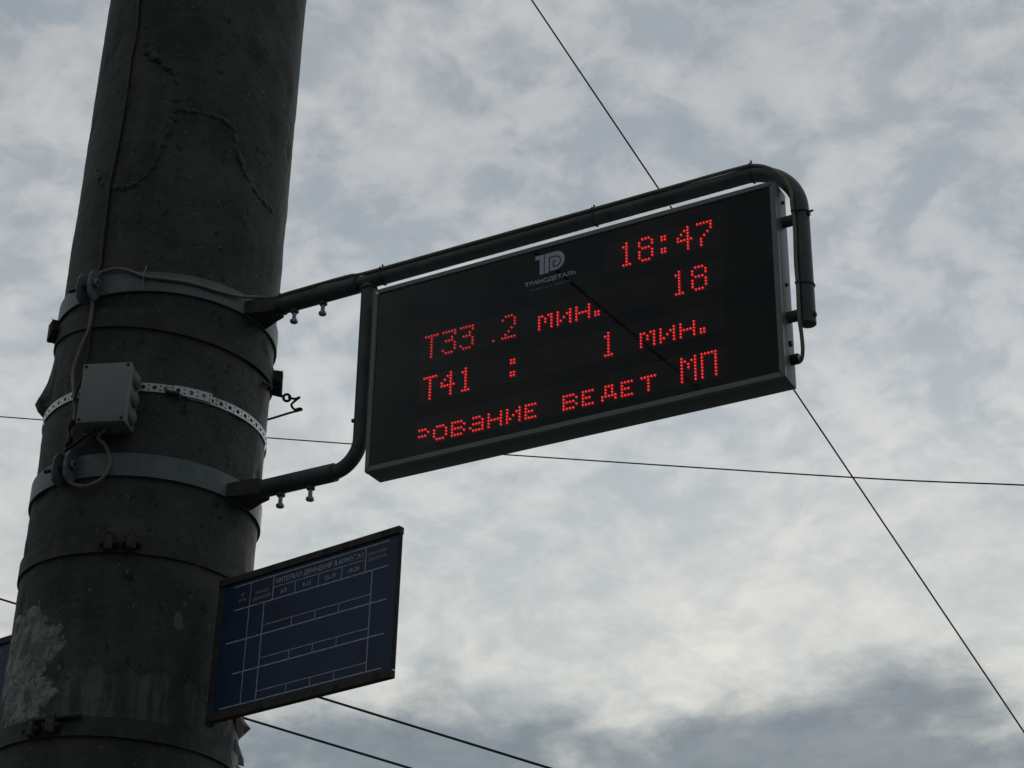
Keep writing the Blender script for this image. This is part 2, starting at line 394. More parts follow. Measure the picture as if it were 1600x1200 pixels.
seam([(-90, 4.665), (-84, 4.652), (-78.5, 4.631), (-68, 4.584), (-62, 4.554), (-60.5, 4.48), (-61.2, 4.417), (-64.1, 4.35), (-70.7, 4.266), (-79, 4.238), (-89, 4.241), (-99.2, 4.27), (-108.5, 4.33), (-114, 4.41)], 0.0150)
seam([(-62, 4.446), (-58, 4.453), (-51.3, 4.456), (-37.3, 4.451), (-27.8, 4.433), (-23.7, 4.373), (-14.7, 4.307), (-4.3, 4.275), (5, 4.268), (11, 4.278)], 0.0155)
# torn edge of an old wrapping that sticks out on the left side
bm = bmesh.new()
lobe = [(3.835, 0.000), (3.800, 0.004), (3.770, 0.010), (3.742, 0.021), (3.726, 0.029), (3.708, 0.020), (3.694, 0.006), (3.680, 0.000)]
for (h0, d0), (h1, d1) in zip(lobe, lobe[1:]):
    for (pa, pb, ka, kb) in ((-146, -139, 0.3, 1.0), (-139, -132, 1.0, 0.8), (-132, -124, 0.8, 0.0)):
        bm.faces.new([bm.verts.new(P(pa, h0, 0.001 + d0 * ka)), bm.verts.new(P(pb, h0, 0.001 + d0 * kb)), bm.verts.new(P(pb, h1, 0.001 + d1 * kb)), bm.verts.new(P(pa, h1, 0.001 + d1 * ka))])
bmesh.ops.remove_doubles(bm, verts=bm.verts[:], dist=0.0004)
obj('loose_wrapping', bm, OLD_STEEL, pole)

# ------------------------------------------------------------------ bands round the pole
def add_band(bm, h0, h1, dr, thick, phi0=-180, phi1=180, seg=120, tilt=0.0, skew=0.0):
    full = abs(phi1 - phi0 - 360) < 1e-6; n = seg; rows = []
    for i in range(n if full else n + 1):
        ph = phi0 + (phi1 - phi0) * i / n; dz_ = -tilt * math.cos(R(ph)) + skew * math.sin(R(ph))
        rows.append([bm.verts.new(P(ph, h + dz_, d)) for h, d in ((h0, dr), (h0, dr + thick), (h1, dr + thick), (h1, dr))])
    m_ = len(rows)
    for i in range(m_ if full else m_ - 1):
        a, b = rows[i], rows[(i + 1) % m_]
        for k in range(4): bm.faces.new((a[k], a[(k + 1) % 4], b[(k + 1) % 4], b[k]))
    if not full: bm.faces.new(rows[0]); bm.faces.new(rows[-1][::-1])
    return bm
# old strap with rusty lugs under the upper display clamp
c0 = P(0, 3.84); hook = empty('hook_clamp', PO + AX * (3.84 - ZL))
tag(hook, 'old dark strap clamp with rusty lugs, just below the upper grey clamp on the pole', 'clamp')
obj('strap', add_band(bmesh.new(), 3.850, 3.900, 0.001, 0.005, tilt=0.034, skew=0.004), OLD_STEEL, hook, smooth=False)
def lug(ph, h, parent, out=0.034, wid=0.05, hh=0.055, m=RUST, name='lug'):
    bm = bmesh.new(); n, t = Rn(ph), Tn(ph); c = P(ph, h, out / 2)
    add_frame_box(bm, c, n, t, AX, out, wid, hh, 0.003)
    for v in bm.verts: v.co += Vector((rnd.uniform(-1, 1), rnd.uniform(-1, 1), rnd.uniform(-1, 1))) * 0.0022
    o = obj(name, bm, m, parent)
    q = P(ph, h - hh * 0.12, out * 0.6)
    hexrod('lug_bolt', q + t * 0.0, t, 0.0075, wid + 0.022, RUST, o, 8)
    return o
lug(-129, 3.905, hook, 0.024, 0.036, 0.048)
lug(35, 3.848, hook, 0.028, 0.042, 0.052)
# twisted wire hook hanging on the right lug
wh = [P(12.5, 3.792, 0.006), P(20, 3.800, 0.013), Vector((-0.560, 0.170, 3.812)), Vector((-0.548, 0.215, 3.818))]
hk = empty('wire_hook', Vector((-0.548, 0.215, 3.818)))
tag(hk, 'bent dark wire hook sticking out to the right of the pole below the upper clamp', 'hook')
tube('eye_rod', spline(wh, 6), 0.0042, RUST, hk, 8)
bm = bmesh.new(); c = Vector((-0.546, 0.229, 3.820)); add_tube(bm, [c + (rt * math.cos(a) + up * math.sin(a)) * 0.0085 for a in [2 * math.pi * i / 16 for i in range(17)]], 0.0035, 8, False)
obj('eye', bm, RUST, hk, smooth=True)
tube('bent_wire', spline([(-0.545, 0.232, 3.822), (-0.532, 0.243, 3.820), (-0.523, 0.251, 3.826), (-0.534, 0.243, 3.812), (-0.537, 0.238, 3.801), (-0.531, 0.245, 3.791), (-0.522, 0.252, 3.795), (-0.517, 0.255, 3.792), (-0.524, 0.250, 3.788), (-0.540, 0.237, 3.780), (-0.576, 0.205, 3.757), (-0.610, 0.180, 3.742)], 7), 0.0030, RUST, hk, 8)

# two old clamps that carry the blue plates
for nm, h, ph, lab in (('plate_clamp', 3.263, -58.5, 'old painted strap round the pole level with the top of the blue plates'), ('plate_clamp', 2.845, -84, 'old painted strap round the pole just below the blue plates')):
    e = empty(nm, PO + AX * (h - ZL)); tag(e, lab, 'clamp', 'old straps that hold the blue plates')
    obj('strap', add_band(bmesh.new(), h, h + 0.042, 0.001, 0.005), POLE_MAT if False else OLD_STEEL, e)
    for d in (-5.5, 4.5): lug(ph + d, h + 0.023 + 0.002 * d / 5, e, 0.024, 0.020, 0.040, OLD_STEEL)
    if h < 3: tube('bolt', [P(ph - 4, h + 0.035, 0.02), P(ph + 18, h + 0.042, 0.016)], 0.006, OLD_STEEL, e, 8)

# ------------------------------------------------------------------ bracket that carries the display
br = empty('display_bracket', P(0, 3.70, 0.0))
tag(br, 'dark green tube bracket with two grey clamps holding the red display on the pole', 'bracket')
def clamp_band(h0, h1, phe, zz_pipe):
    o = obj('clamp_band', add_band(bmesh.new(), h0, h1, 0.002, 0.005, phe + 4.2, phe + 355.8, 110), CLAMP_PAINT, br)
    hm = (h0 + h1) / 2
    for s in (-1, 1):
        ph = phe + 3.4 * s; n, t = Rn(ph), Tn(ph); c = P(ph, hm)
        poly = [(-0.001, -0.028), (0.016, -0.044), (0.030, -0.044), (0.041, -0.034), (0.046, -0.012), (0.044, 0.016), (0.034, 0.033), (0.018, 0.037), (-0.001, 0.028)]
        bm = add_prism(bmesh.new(), poly, lambda a, b_, off: c + n * a + AX * b_ + t * (off - 0.003), 0.006)
        bmesh.ops.bevel(bm, geom=bm.edges[:], offset=0.001, segments=1, affect='EDGES')
        e = obj('clamp_ear', bm, CLAMP_PAINT, o)
    n, t = Rn(phe), Tn(phe); c = P(phe, hm - 0.002, 0.026)
    hexrod('ear_bolt', c - t * 0.012, t, 0.0055, 0.090, ZINC if False else SCREW, o, 10)
    hexrod('bolt_head', c + t * 0.028, t, 0.0105, 0.008, ZINC, o, 6)
    hexrod('bolt_nut', c - t * 0.027, t, 0.0105, 0.009, ZINC, o, 6)
    return o
clamp_band(3.930, 3.982, -93, 3.952)
clamp_band(3.449, 3.505, -91, 3.470)
ZT, ZB, YP = 3.952, 3.470, 0.030
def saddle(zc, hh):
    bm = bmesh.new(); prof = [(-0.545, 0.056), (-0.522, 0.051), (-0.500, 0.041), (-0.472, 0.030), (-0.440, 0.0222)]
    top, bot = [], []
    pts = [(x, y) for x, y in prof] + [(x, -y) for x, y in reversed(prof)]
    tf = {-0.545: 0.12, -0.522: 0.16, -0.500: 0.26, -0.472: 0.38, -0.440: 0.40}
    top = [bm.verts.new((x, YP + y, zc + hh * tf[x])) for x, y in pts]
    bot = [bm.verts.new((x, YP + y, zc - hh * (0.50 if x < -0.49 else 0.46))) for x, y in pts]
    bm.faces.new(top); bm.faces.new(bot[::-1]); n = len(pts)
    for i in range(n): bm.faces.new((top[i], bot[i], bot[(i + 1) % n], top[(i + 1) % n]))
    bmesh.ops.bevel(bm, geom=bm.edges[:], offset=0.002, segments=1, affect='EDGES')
    return obj('mounting_saddle', bm, SHADED_PAINT, br)
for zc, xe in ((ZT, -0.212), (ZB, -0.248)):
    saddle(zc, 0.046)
    tube('arm_sleeve', [(-0.470, YP, zc), (xe - 0.002, YP, zc), (xe, YP, zc)], 0.0215, GREEN_METAL, br, 28)
    for bx in (-0.394, -0.312):
        e = hexrod('set_bolt', (bx, YP, zc - 0.036), Z, 0.0052, 0.034, ZINC, br, 10)
        hexrod('bolt_head', (bx, YP, zc - 0.053), Z, 0.0100, 0.0075, ZINC, e, 6)
        hexrod('welded_nut', (bx, YP, zc - 0.0255), Z, 0.0105, 0.009, GREEN_METAL, e, 6)
def arc(cx, cz, r, a0, a1, n=14): return [(cx + r * math.cos(R(a0 + (a1 - a0) * i / n)), YP, cz + r * math.sin(R(a0 + (a1 - a0) * i / n))) for i in range(n + 1)]
XD, XLp, RP = 0.893, -0.184, 0.0172
tube('upper_frame_pipe', [(-0.23, YP, ZT), (0.0, YP, ZT), (0.4, YP, ZT)] + arc(XD - 0.12, ZT - 0.12, 0.12, 90, 0, 18) + [(XD, YP, 3.70), (XD, YP, 3.558)], RP, GREEN_METAL, br, 28)
tube('lower_frame_pipe', [(-0.27, YP, ZB)] + arc(XLp - 0.07, ZB + 0.07, 0.07, -90, 0, 16) + [(XLp, YP, 3.70), (XLp, YP, ZT - 0.010)], RP, GREEN_METAL, br, 28)
tube('weld_bead', [(XLp + 0.0185 * math.cos(R(a)), YP + 0.0185 * math.sin(R(a)), ZT - 0.0165 + 0.004 * abs(math.cos(R(a))) - 0.006) for a in range(0, 361, 15)], 0.003, GREEN_METAL, br, 8, 0.3)
hexrod('grub_screw', (XLp - 0.0185, YP - 0.004, 3.588), X, 0.005, 0.008, GREEN_METAL, br, 8)
for hz in (3.812, 3.584):
    tube('standoff', [(0.849, YP, hz), (XD - 0.012, YP, hz)], 0.0125, GREEN_METAL, br, 18)
for hz in (3.815, 3.575):
    hexrod('pipe_bolt', (XD + 0.0175, YP - 0.004, hz), X, 0.006, 0.005, BLACK, br, 8)

# ------------------------------------------------------------------ the display
x0, x1, z0, z1, yf, yb = -0.1417, 0.8520, 3.4306, 3.8960, -0.010, 0.055
d = empty('led_display', ((x0 + x1) / 2, (yf + yb) / 2, z0))
tag(d, 'black electronic board with red lit LED text in a grey metal case', 'display')
bw = 0.0118
bm = bmesh.new()      # the case: a tray open at the front
add_frame_box(bm, Vector(((x0 + x1) / 2, (yb + 0.006) / 2, (z0 + z1) / 2)), X, Y, Z, x1 - x0, yb - 0.006, z1 - z0, 0.004)
o = obj('case', bm, CASE_PAINT, d); smooth_angle(o, 30)
def bezel(pts):   # mitred bar: outer edge a-b, inner edge c-d in x,z
    bm = bmesh.new(); add_prism(bm, pts, lambda a, b_, off: Vector((a, yf + off, b_)), 0.0155)
    bmesh.ops.bevel(bm, geom=[e for e in bm.edges], offset=0.0011, segments=2, affect='EDGES')
    o = obj('bezel_bar', bm, CASE_PAINT, d); smooth_angle(o, 30)
gx = 0.0004
bezel([(x0, z0), (x1, z0), (x1 - bw, z0 + bw + 0.001), (x0 + bw, z0 + bw + 0.001)])
bezel([(x0 + gx, z1), (x0 + bw, z1 - bw), (x1 - bw, z1 - bw), (x1 - gx, z1)])
bezel([(x0, z0 + gx * 3), (x0 + bw - gx, z0 + bw + 0.0022), (x0 + bw - gx, z1 - bw - gx), (x0, z1 - gx * 3)])
bezel([(x1, z0 + gx * 3), (x1, z1 - gx * 3), (x1 - bw + gx, z1 - bw - gx), (x1 - bw + gx, z0 + bw + 0.0022)])
box('back_panel', (x0 + 0.008, 0.0025, z0 + 0.008), (x1 - 0.008, 0.0058, z1 - 0.008), PANEL, d)
box('glass_pane', (x0 + 0.009, -0.0062, z0 + 0.0095), (x1 - 0.009, -0.0058, z1 - 0.0095), GLASS, d)
PT = 0.00762
def rows_of(s): return [(c, r) for r, line in enumerate(s) for c, ch in enumerate(line) if ch == '#']
F = {
 'T': ['#####', '..#..', '..#..', '..#..', '..#..', '..#..', '..#..', '..#..'],
 '3': ['#####', '....#', '...#.', '.###.', '....#', '....#', '#...#', '.###.'],
 '4': ['...#.', '..##.', '.#.#.', '#..#.', '#####', '...#.', '...#.', '...#.'],
 '1': ['.#.', '##.', '.#.', '.#.', '.#.', '.#.', '.#.', '###'],
 '2': ['.###.', '#...#', '....#', '....#', '...#.', '..#..', '.#...', '#####'],
 '8': ['.###.', '#...#', '#...#', '.###.', '#...#', '#...#', '#...#', '.###.'],
 '7': ['#####', '....#', '....#', '...#.', '..#..', '.#...', '.#...', '.#...'],
 ':': ['..', '##', '##', '..', '..', '##', '##', '..'],
 '.': ['..'] * 6 + ['##', '##'], 'dot': ['.'] * 7 + ['#'],
 'm': ['.....'] * 3 + ['##.##', '#.#.#', '#.#.#', '#...#', '#...#'],
 'i': ['.....'] * 3 + ['#...#', '#..##', '#.#.#', '##..#', '#...#'],
 'n': ['.....'] * 3 + ['#...#', '#...#', '#####', '#...#', '#...#'],
 'p': ['....'] * 3 + ['###.', '...#', '###.'],
 'o': ['.....'] * 3 + ['.###.', '#...#', '#...#', '#...#', '.###.'],
 'v': ['.....'] * 3 + ['####.', '#...#', '####.', '#...#', '####.'],
 'a': ['.....'] * 3 + ['.###.', '....#', '.####', '#...#', '.####'],
 'e': ['....'] * 3 + ['####', '#...', '###.', '#...', '####'],
 'd': ['.....'] * 3 + ['.###.', '.#.#.', '.#.#.', '#####', '#...#'],
 't': ['.....'] * 3 + ['#####', '..#..', '..#..', '..#..', '..#..'],
 'M': ['#...#', '##.##', '#.#.#', '#.#.#', '#...#', '#...#', '#...#', '#...#'],
 'P': ['#####'] + ['#...#'] * 7,
}
LINES = [
 (-13.76, 60, [('1', 65), ('8', 70), (':', 77), ('4', 82), ('7', 88)], 'clock reading 18:47'),
 (0.0, -1, [('T', 0), ('3', 6), ('3', 12), ('dot', 23), ('2', 26), ('m', 38), ('i', 44), ('n', 50), ('.', 56), ('1', 81), ('8', 86)], 'first route line'),
 (13.764, -1, [('T', 0), ('4', 6), ('1', 13), (':', 29), ('1', 59), ('m', 70), ('i', 76), ('n', 82), ('.', 88)], 'second route line'),
 (27.525, -1, [('p', -1), ('o', 4), ('v', 10), ('a', 16), ('n', 22), ('i', 28), ('e', 34), ('v', 46), ('e', 52), ('d', 58), ('e', 64), ('t', 70), ('M', 82), ('P', 88)], 'scrolling line of running text'),
]
dome = bmesh.new()   # one LED: short barrel with a domed end towards the street
def add_led(bm, cx, cz, r=0.0028):
    prev = None
    for (q, yy) in ((1.0, 0.0016), (1.0, -0.0004), (0.84, -0.0018), (0.58, -0.0026)):
        ring = [bm.verts.new((cx + r * q * math.cos(2 * math.pi * k / 8), yy, cz + r * q * math.sin(2 * math.pi * k / 8))) for k in range(8)]
        if prev:
            for k in range(8): bm.faces.new((prev[k], prev[(k + 1) % 8], ring[(k + 1) % 8], ring[k]))
        prev = ring
    bm.faces.new(prev).material_index = 1
dome.free()
for off, c_lo, chars, lab in LINES:
    zt = ZL - off * PT
    mo = box('led_module', (c_lo * PT - 0.0075, 0.0008, zt - 7 * PT - 0.008), (94 * PT + 0.0085, 0.0023, zt + 0.008), MODULE, d)
    mo['label'] = 'LED strip, ' + lab
    lit = set()
    for ch, base_c in chars:
        bm = bmesh.new()
        for c_, r_ in rows_of(F[ch]):
            lit.add((base_c + c_, r_)); add_led(bm, (base_c + c_) * PT, zt - r_ * PT)
        weak = off == 0 and base_c < 30
        o = obj('led_character', bm, LED_DIM if weak else LED_ON, mo, smooth=True); o.data.materials.append(CORE_DIM if weak else CORE_ON)
    bm = bmesh.new()
    for c_ in range(c_lo, 95):
        for r_ in range(8):
            if (c_, r_) not in lit:
                vs = [bm.verts.new((c_ * PT + 0.0022 * math.cos(a), 0.0001, zt - r_ * PT + 0.0022 * math.sin(a))) for a in [math.pi / 3 * k for k in range(6)]]
                ws = [bm.verts.new((c_ * PT + 0.0022 * math.cos(a), 0.0014, zt - r_ * PT + 0.0022 * math.sin(a))) for a in [math.pi / 3 * k for k in range(6)]]
                bm.faces.new(vs)
                for k in range(6): bm.faces.new((vs[k], vs[(k + 1) % 6], ws[(k + 1) % 6], ws[k]))
    tag(obj('unlit_leds', bm, LED_OFF, mo), kind='stuff')
# maker's mark printed on the pane
def pane(cx, rz): return lambda a, b_, off=0: Vector((cx + a, -0.0068 - off, rz + b_))
LX, LZ, LW, LH = 37.0 * PT, ZL + 10.5 * PT, 9.6 * PT, 6.6 * PT
lg = empty('maker_logo', (LX, -0.0068, LZ)); lg.parent = d; lg.location = Vector((LX, -0.0068, LZ)) - wloc(d)
def lp(u, v): return (LX + u * LW, LZ + v * LH)
def flat(name, polys, m, y, parent):
    bm = bmesh.new()
    for poly in polys: add_prism(bm, poly, lambda a, b_, off: Vector((a, y - off, b_)), 0.0003)
    return obj(name, bm, m, parent)
flat('letter', [[lp(0, 1), lp(0, .80), lp(.15, .80), lp(.15, 0), lp(.29, 0), lp(.29, 1)]], LOGO, -0.0064, lg)
Dp = [lp(.32, 1), lp(.32, 0), lp(.46, 0)] + [lp(.46, .06)] + [lp(.70 + .30 * math.cos(R(a)), .53 + .47 * math.sin(R(a))) for a in range(-90, 91, 10)]
flat('letter', [Dp], LOGO, -0.0064, lg)
def line_strip(pts, w):
    out = []
    for (a, b_) in zip(pts, pts[1:]):
        a, b_ = Vector(a), Vector(b_); t = (b_ - a).normalized(); n = Vector((-t.y, t.x)) * w / 2; a = a - t * w * 0.3; b_ = b_ + t * w * 0.3
        out.append([tuple(a + n), tuple(a - n), tuple(b_ - n), tuple(b_ + n)])
    return out
sp = [lp(.485, .0), lp(.485, .76)] + [lp(.68 + .18 * math.cos(R(a)), .50 + .26 * math.sin(R(a))) for a in range(90, -91, -18)] + [lp(.62, .24), lp(.62, .52), lp(.71, .52)]
for i, poly in enumerate(line_strip(sp, 0.0020)):
    flat('spiral_line', [poly], LOGO_LINE, -0.0070 - 0.00002 * i, lg)
text_mesh('lettering', 'ТРАНСДЕТАЛЬ', 0.0135, pane(33.6 * PT, ZL + 7.75 * PT), LOGO, d, fitw=16.7 * PT, bold=0.00035)
text_mesh('web_address', 'www.trans-detal.ru', 0.0105, pane(35.4 * PT, ZL + 5.65 * PT), URL, d, fitw=12.9 * PT, bold=0.0002)
# right side of the case: gland, blind plug, screws
hexrod('cable_gland', (x1 + 0.008, 0.033, 3.487), X, 0.0115, 0.018, BLACK, d, 10)
hexrod('blind_plug', (x1 + 0.002, 0.030, 3.523), X, 0.0065, 0.006, BLACK, d, 12)
hexrod('side_screw', (x1 + 0.0015, 0.029, 3.661), X, 0.0040, 0.005, SCREW, d, 10)
hexrod('side_screw', (x1 + 0.0015, 0.034, 3.864), X, 0.0040, 0.005, SCREW, d, 10)

# ------------------------------------------------------------------ junction box
jb = empty('junction_box', P(-70, 3.552, 0.0)); tag(jb, 'grey plastic junction box with four lid screws strapped to the pole', 'junction box')
PHB = -70.1; nB, tB = Rn(PHB), Tn(PHB)
JC = PO + AX * (3.6269 - ZL) + nB * 0.3377 - tB * 0.0065
def jp(a, b_, off): return JC + tB * a + AX * b_ + nB * off
bm = add_frame_box(bmesh.new(), jp(0, 0, -0.044), tB, nB, AX, 0.1108, 0.056, 0.1462, 0.004); o = obj('box_body', bm, BOX_SIDE, jb); smooth_angle(o, 30)
bm = add_frame_box(bmesh.new(), jp(0, 0, -0.0075), tB, nB, AX, 0.1150, 0.0150, 0.1500, 0.0035); lid = obj('box_lid', bm, BOX_PLASTIC, jb); smooth_angle(lid, 30)
for sx in (-1, 1):
    for sz in (-1, 1): hexrod('lid_screw', jp(sx * 0.0500, sz * 0.0675, 0.0003), nB, 0.0042, 0.0016, BLACK, lid, 12)
for bz in (0.046, 0.0, -0.046):
    for s in (1, -1):
        bm = bmesh.new(); prev = None
        for q, l in ((0.0185, 0.0), (0.0185, 0.004), (0.015, 0.0065), (0.011, 0.010), (0.004, 0.011)):
            ring = [bm.verts.new(jp(s * (0.0554 + l), bz, -0.044) + (nB * math.cos(a) + AX * math.sin(a)) * q) for a in [2 * math.pi * k / 20 for k in range(20)]]
            if prev:
                for k in range(20): bm.faces.new((prev[k], prev[(k + 1) % 20], ring[(k + 1) % 20], ring[k]))
            prev = ring
        bm.faces.new(prev); obj('rubber_grommet', bm, RUBBER, jb, smooth=True)
for bx in (-0.028, 0.020):
    hexrod('rubber_grommet', jp(bx, -0.0755, -0.046), AX, 0.012, 0.006, RUBBER, jb, 16)

# ------------------------------------------------------------------ perforated steel strap
ps = empty('perforated_strap', PO + AX * (3.674 - ZL)); tag(ps, 'shiny perforated steel strap round the pole behind the junction box', 'strap')
def strap_mesh(phi0, phi1, hc, dr, w=0.0215):
    bm = bmesh.new(); rr = prad(hc) + dr; cell = 0.0262; arc_len = R(phi1 - phi0) * rr; n = int(arc_len / cell)
    cell = arc_len / n
    def hole_rect(u0, u1, v0, v1, r):
        cu, cv = (u0 + u1) / 2, (v0 + v1) / 2; hw, hh = (u1 - u0) / 2, (v1 - v0) / 2
        angs = sorted([2 * math.pi * k / 12 for k in range(12)] + [math.atan2(s * hh, q * hw) % (2 * math.pi) for s in (-1, 1) for q in (-1, 1)])
        o_, i_ = [], []
        for a in angs:
            c_, s_ = math.cos(a), math.sin(a); k = min(hw / abs(c_) if abs(c_) > 1e-6 else 9, hh / abs(s_) if abs(s_) > 1e-6 else 9)
            o_.append((cu + c_ * k, cv + s_ * k)); i_.append((cu + c_ * r, cv + s_ * r))
        vo = [bm.verts.new((*q, 0)) for q in o_]; vi = [bm.verts.new((*q, 0)) for q in i_]; m_ = len(angs)
        for k in range(m_): bm.faces.new((vo[k], vo[(k + 1) % m_], vi[(k + 1) % m_], vi[k]))
    for i in range(n):
        u = i * cell; s = cell * 0.60
        hole_rect(u, u + s, -w / 2, w / 2, 0.0052)
        hole_rect(u + s, u + cell, -w / 2, 0, 0.0022); hole_rect(u + s, u + cell, 0, w / 2, 0.0022)
    for v in bm.verts:
        ph = phi0 + math.degrees(v.co.x / rr); v.co = P(ph, hc + v.co.y + 0.004 * math.sin(R(ph * 1.3 + 40)), dr)
    return bm
o = obj('strap', strap_mesh(-36, 317, 3.672, 0.0035), GALV, ps)
sm = o.modifiers.new('thickness', 'SOLIDIFY'); sm.thickness = 0.0011; sm.offset = 1
o = obj('strap_end', strap_mesh(-43, -23.5, 3.676, 0.0075, 0.0235), GALV, ps)
sm = o.modifiers.new('thickness', 'SOLIDIFY'); sm.thickness = 0.0012; sm.offset = 1
for ph, k in ((-44.5, 0.010), (-41.5, 0.004)):
    hexrod('strap_bolt', P(ph, 3.664, 0.012), Tn(ph), 0.0055, 0.024, SCREW, ps, 8)
hexrod('strap_nut', P(-46.5, 3.670, 0.014), Tn(-46), 0.009, 0.007, ZINC, ps, 6)
hexrod('strap_nut', P(-40.0, 3.661, 0.014), Tn(-40), 0.009, 0.007, ZINC, ps, 6)

# ------------------------------------------------------------------ cables
pc = empty('power_cable', P(-90, 3.95, 0.03)); tag(pc, 'thin tan power cable from the junction box along the bracket to the display', 'cable')
CR = 0.0042
top_run = [P(-91.5, 3.955, 0.022), P(-88.5, 3.982, 0.020), P(-86, 3.990, 0.015), P(-78.7, 3.992, 0.013), P(-71.5, 3.981, 0.012), P(-64.5, 3.966, 0.0115), P(-53.3, 3.961, 0.0115), P(-40.7, 3.960, 0.0115), P(-27, 3.957, 0.012), P(-15, 3.964, 0.016), P(-6, 3.978, 0.030),
           Vector((-0.455, 0.016, 3.972)), Vector((-0.40, 0.016, 3.9732)), Vector((-0.24, 0.016, 3.9732)), Vector((-0.19, 0.017, 3.9690)), Vector((0.0, 0.016, 3.9679)), Vector((0.2, 0.015, 3.9674)), Vector((0.413, 0.016, 3.9679)), Vector((0.6, 0.015, 3.9674)), Vector((0.76, 0.014, 3.9668))]
for a in (78, 60, 40, 20, 5):
    q = 0.12 + 0.017 * (0.9 - (78 - a) / 73 * 1.6); top_run.append(Vector((XD - 0.12 + q * math.cos(R(a)), 0.030 - 0.0185 + 0.006 * (a / 78), ZT - 0.12 + q * math.sin(R(a)))))
top_run += [Vector((0.884, 0.0105, 3.78)), Vector((0.882, 0.0100, 3.70)), Vector((0.883, 0.010, 3.64)), Vector((0.882, 0.010, 3.57)), Vector((0.883, 0.015, 3.53)), Vector((0.881, 0.022, 3.497)), Vector((0.873, 0.030, 3.480)), Vector((0.862, 0.034, 3.484)), Vector((0.856, 0.033, 3.487))]
tube('upper_run', spline(top_run, 7), CR, TAN_CABLE, pc, 10)
tube('down_run', spline([P(-92, 3.950, 0.022), P(-91, 3.925, 0.020), P(-90.6, 3.905, 0.014), P(-91.3, 3.848, 0.0095), P(-94.6, 3.801, 0.0095), P(-97.8, 3.745, 0.010), P(-97, 3.712, 0.011), P(-95, 3.682, 0.013), P(-93, 3.645, 0.014), P(-91.5, 3.600, 0.014), P(-91.5, 3.560, 0.015), P(-92, 3.525, 0.016)], 7), CR, TAN_CABLE, pc, 10)
tube('lower_loop', spline([jp(0.006, -0.076, -0.030), P(-74.5, 3.535, 0.030), P(-71.5, 3.517, 0.022), P(-68.8, 3.484, 0.014), P(-69.8, 3.450, 0.014), P(-74, 3.428, 0.016), P(-80, 3.421, 0.018), P(-86, 3.431, 0.022), P(-90, 3.452, 0.024), P(-92, 3.480, 0.022), P(-92, 3.515, 0.018)], 7), CR, TAN_CABLE, pc, 10)
def tie_ring(c, ua, ub, r, cab, m, tail=None):
    """Nylon tie drawn tight round a pipe (centre c, radius r) and the cable lying at offset cab in the ua/ub plane."""
    pts = []; cr, ca = math.hypot(*cab), math.atan2(cab[1], cab[0]); rc = CR + 0.0012
    for k in range(37):
        a = 2 * math.pi * k / 36; q = r + 0.0012; dd = a - ca; si = cr * math.sin(dd)
        if abs(si) < rc and math.cos(dd) > 0: q = max(q, cr * math.cos(dd) + math.sqrt(rc * rc - si * si))
        pts.append(c + ua * q * math.cos(a) + ub * q * math.sin(a))
    bm = add_tube(bmesh.new(), pts, 0.0015, 6, False)
    if tail:
        t, p_ = tail; w_ = t.cross(ua.cross(ub)).normalized(); add_frame_box(bm, p_, t, w_, t.cross(w_), 0.013, 0.0042, 0.003)
    return obj('cable_tie', bm, m, pc)
DTIE = mat('dark_nylon', (0.06, 0.065, 0.06), 0.5, var=0.15, scale=60)
for x_ in (-0.144, 0.413, 0.790): tie_ring(Vector((x_, YP, ZT - (0.0012 if x_ > 0.7 else 0))), Y, Z, RP, (-0.0142, 0.0157), DTIE, (Z, Vector((x_, YP - 0.006, ZT + 0.0255))))
tie_ring(Vector((-0.43, YP, ZT)), Y, Z, 0.0215, (-0.014, 0.0212), DTIE)
tie_ring(Vector((XD, YP, 3.822)), X, Y, RP, (-0.0095, -0.0192), DTIE, (X, Vector((XD + 0.021, YP - 0.002, 3.822))))
tie_ring(Vector((XD, YP, 3.648)), X, Y, RP, (-0.0100, -0.0195), DTIE)
bm = bmesh.new(); n_ = Rn(-64.5)
for h_ in range(1): add_tube(bm, [P(-64.5, 3.928, 0.009), P(-64.5, 3.950, 0.0095), P(-64.5, 3.966, 0.017), P(-64.5, 3.975, 0.014), P(-64.5, 3.986, 0.009)], 0.0015, 6)
add_frame_box(bm, P(-64.0, 3.990, 0.011), AX, Tn(-64), n_, 0.012, 0.004, 0.003)
obj('cable_tie', bm, TIE, pc)

bc = empty('black_cable', P(-91, 3.56, 0.01)); tag(bc, 'thin black cable running down the dark pole to the junction box', 'cable')
bl = [(-90, 6.2), (-90.5, 5.6), (-91.5, 5.1), (-91.2, 4.822), (-90.2, 4.76), (-89.8, 4.695), (-90.6, 4.636), (-90.2, 4.56), (-90.5, 4.418), (-91.9, 4.306), (-92.8, 4.25), (-92.2, 4.17), (-91.5, 4.064), (-91, 4.02)]
tube('upper_run', spline([P(a, h, 0.0035) for a, h in bl] + [P(-91.2, 3.975, 0.018), P(-91.6, 3.93, 0.018), P(-91.5, 3.895, 0.009), P(-91, 3.835, 0.006), P(-90.0, 3.764, 0.008), P(-91.5, 3.70, 0.013), P(-93.2, 3.64, 0.015), P(-92.4, 3.59, 0.013)], 8), 0.0036, BLACK_CABLE, bc, 8)
tube('taped_joint', spline([P(-92.2, 3.598, 0.016), P(-92.6, 3.575, 0.016), P(-92, 3.552, 0.017), P(-92.4, 3.530, 0.016)], 6), lambda t: 0.0075 + 0.002 * math.sin(t * 9), BLACK_CABLE, bc, 8, 0.25)
tube('tail', spline([P(-96, 3.519, 0.014), P(-92, 3.524, 0.020), P(-88, 3.531, 0.020), P(-82, 3.543, 0.026), jp(-0.022, -0.076, -0.036)], 7), 0.0036, BLACK_CABLE, bc, 8)
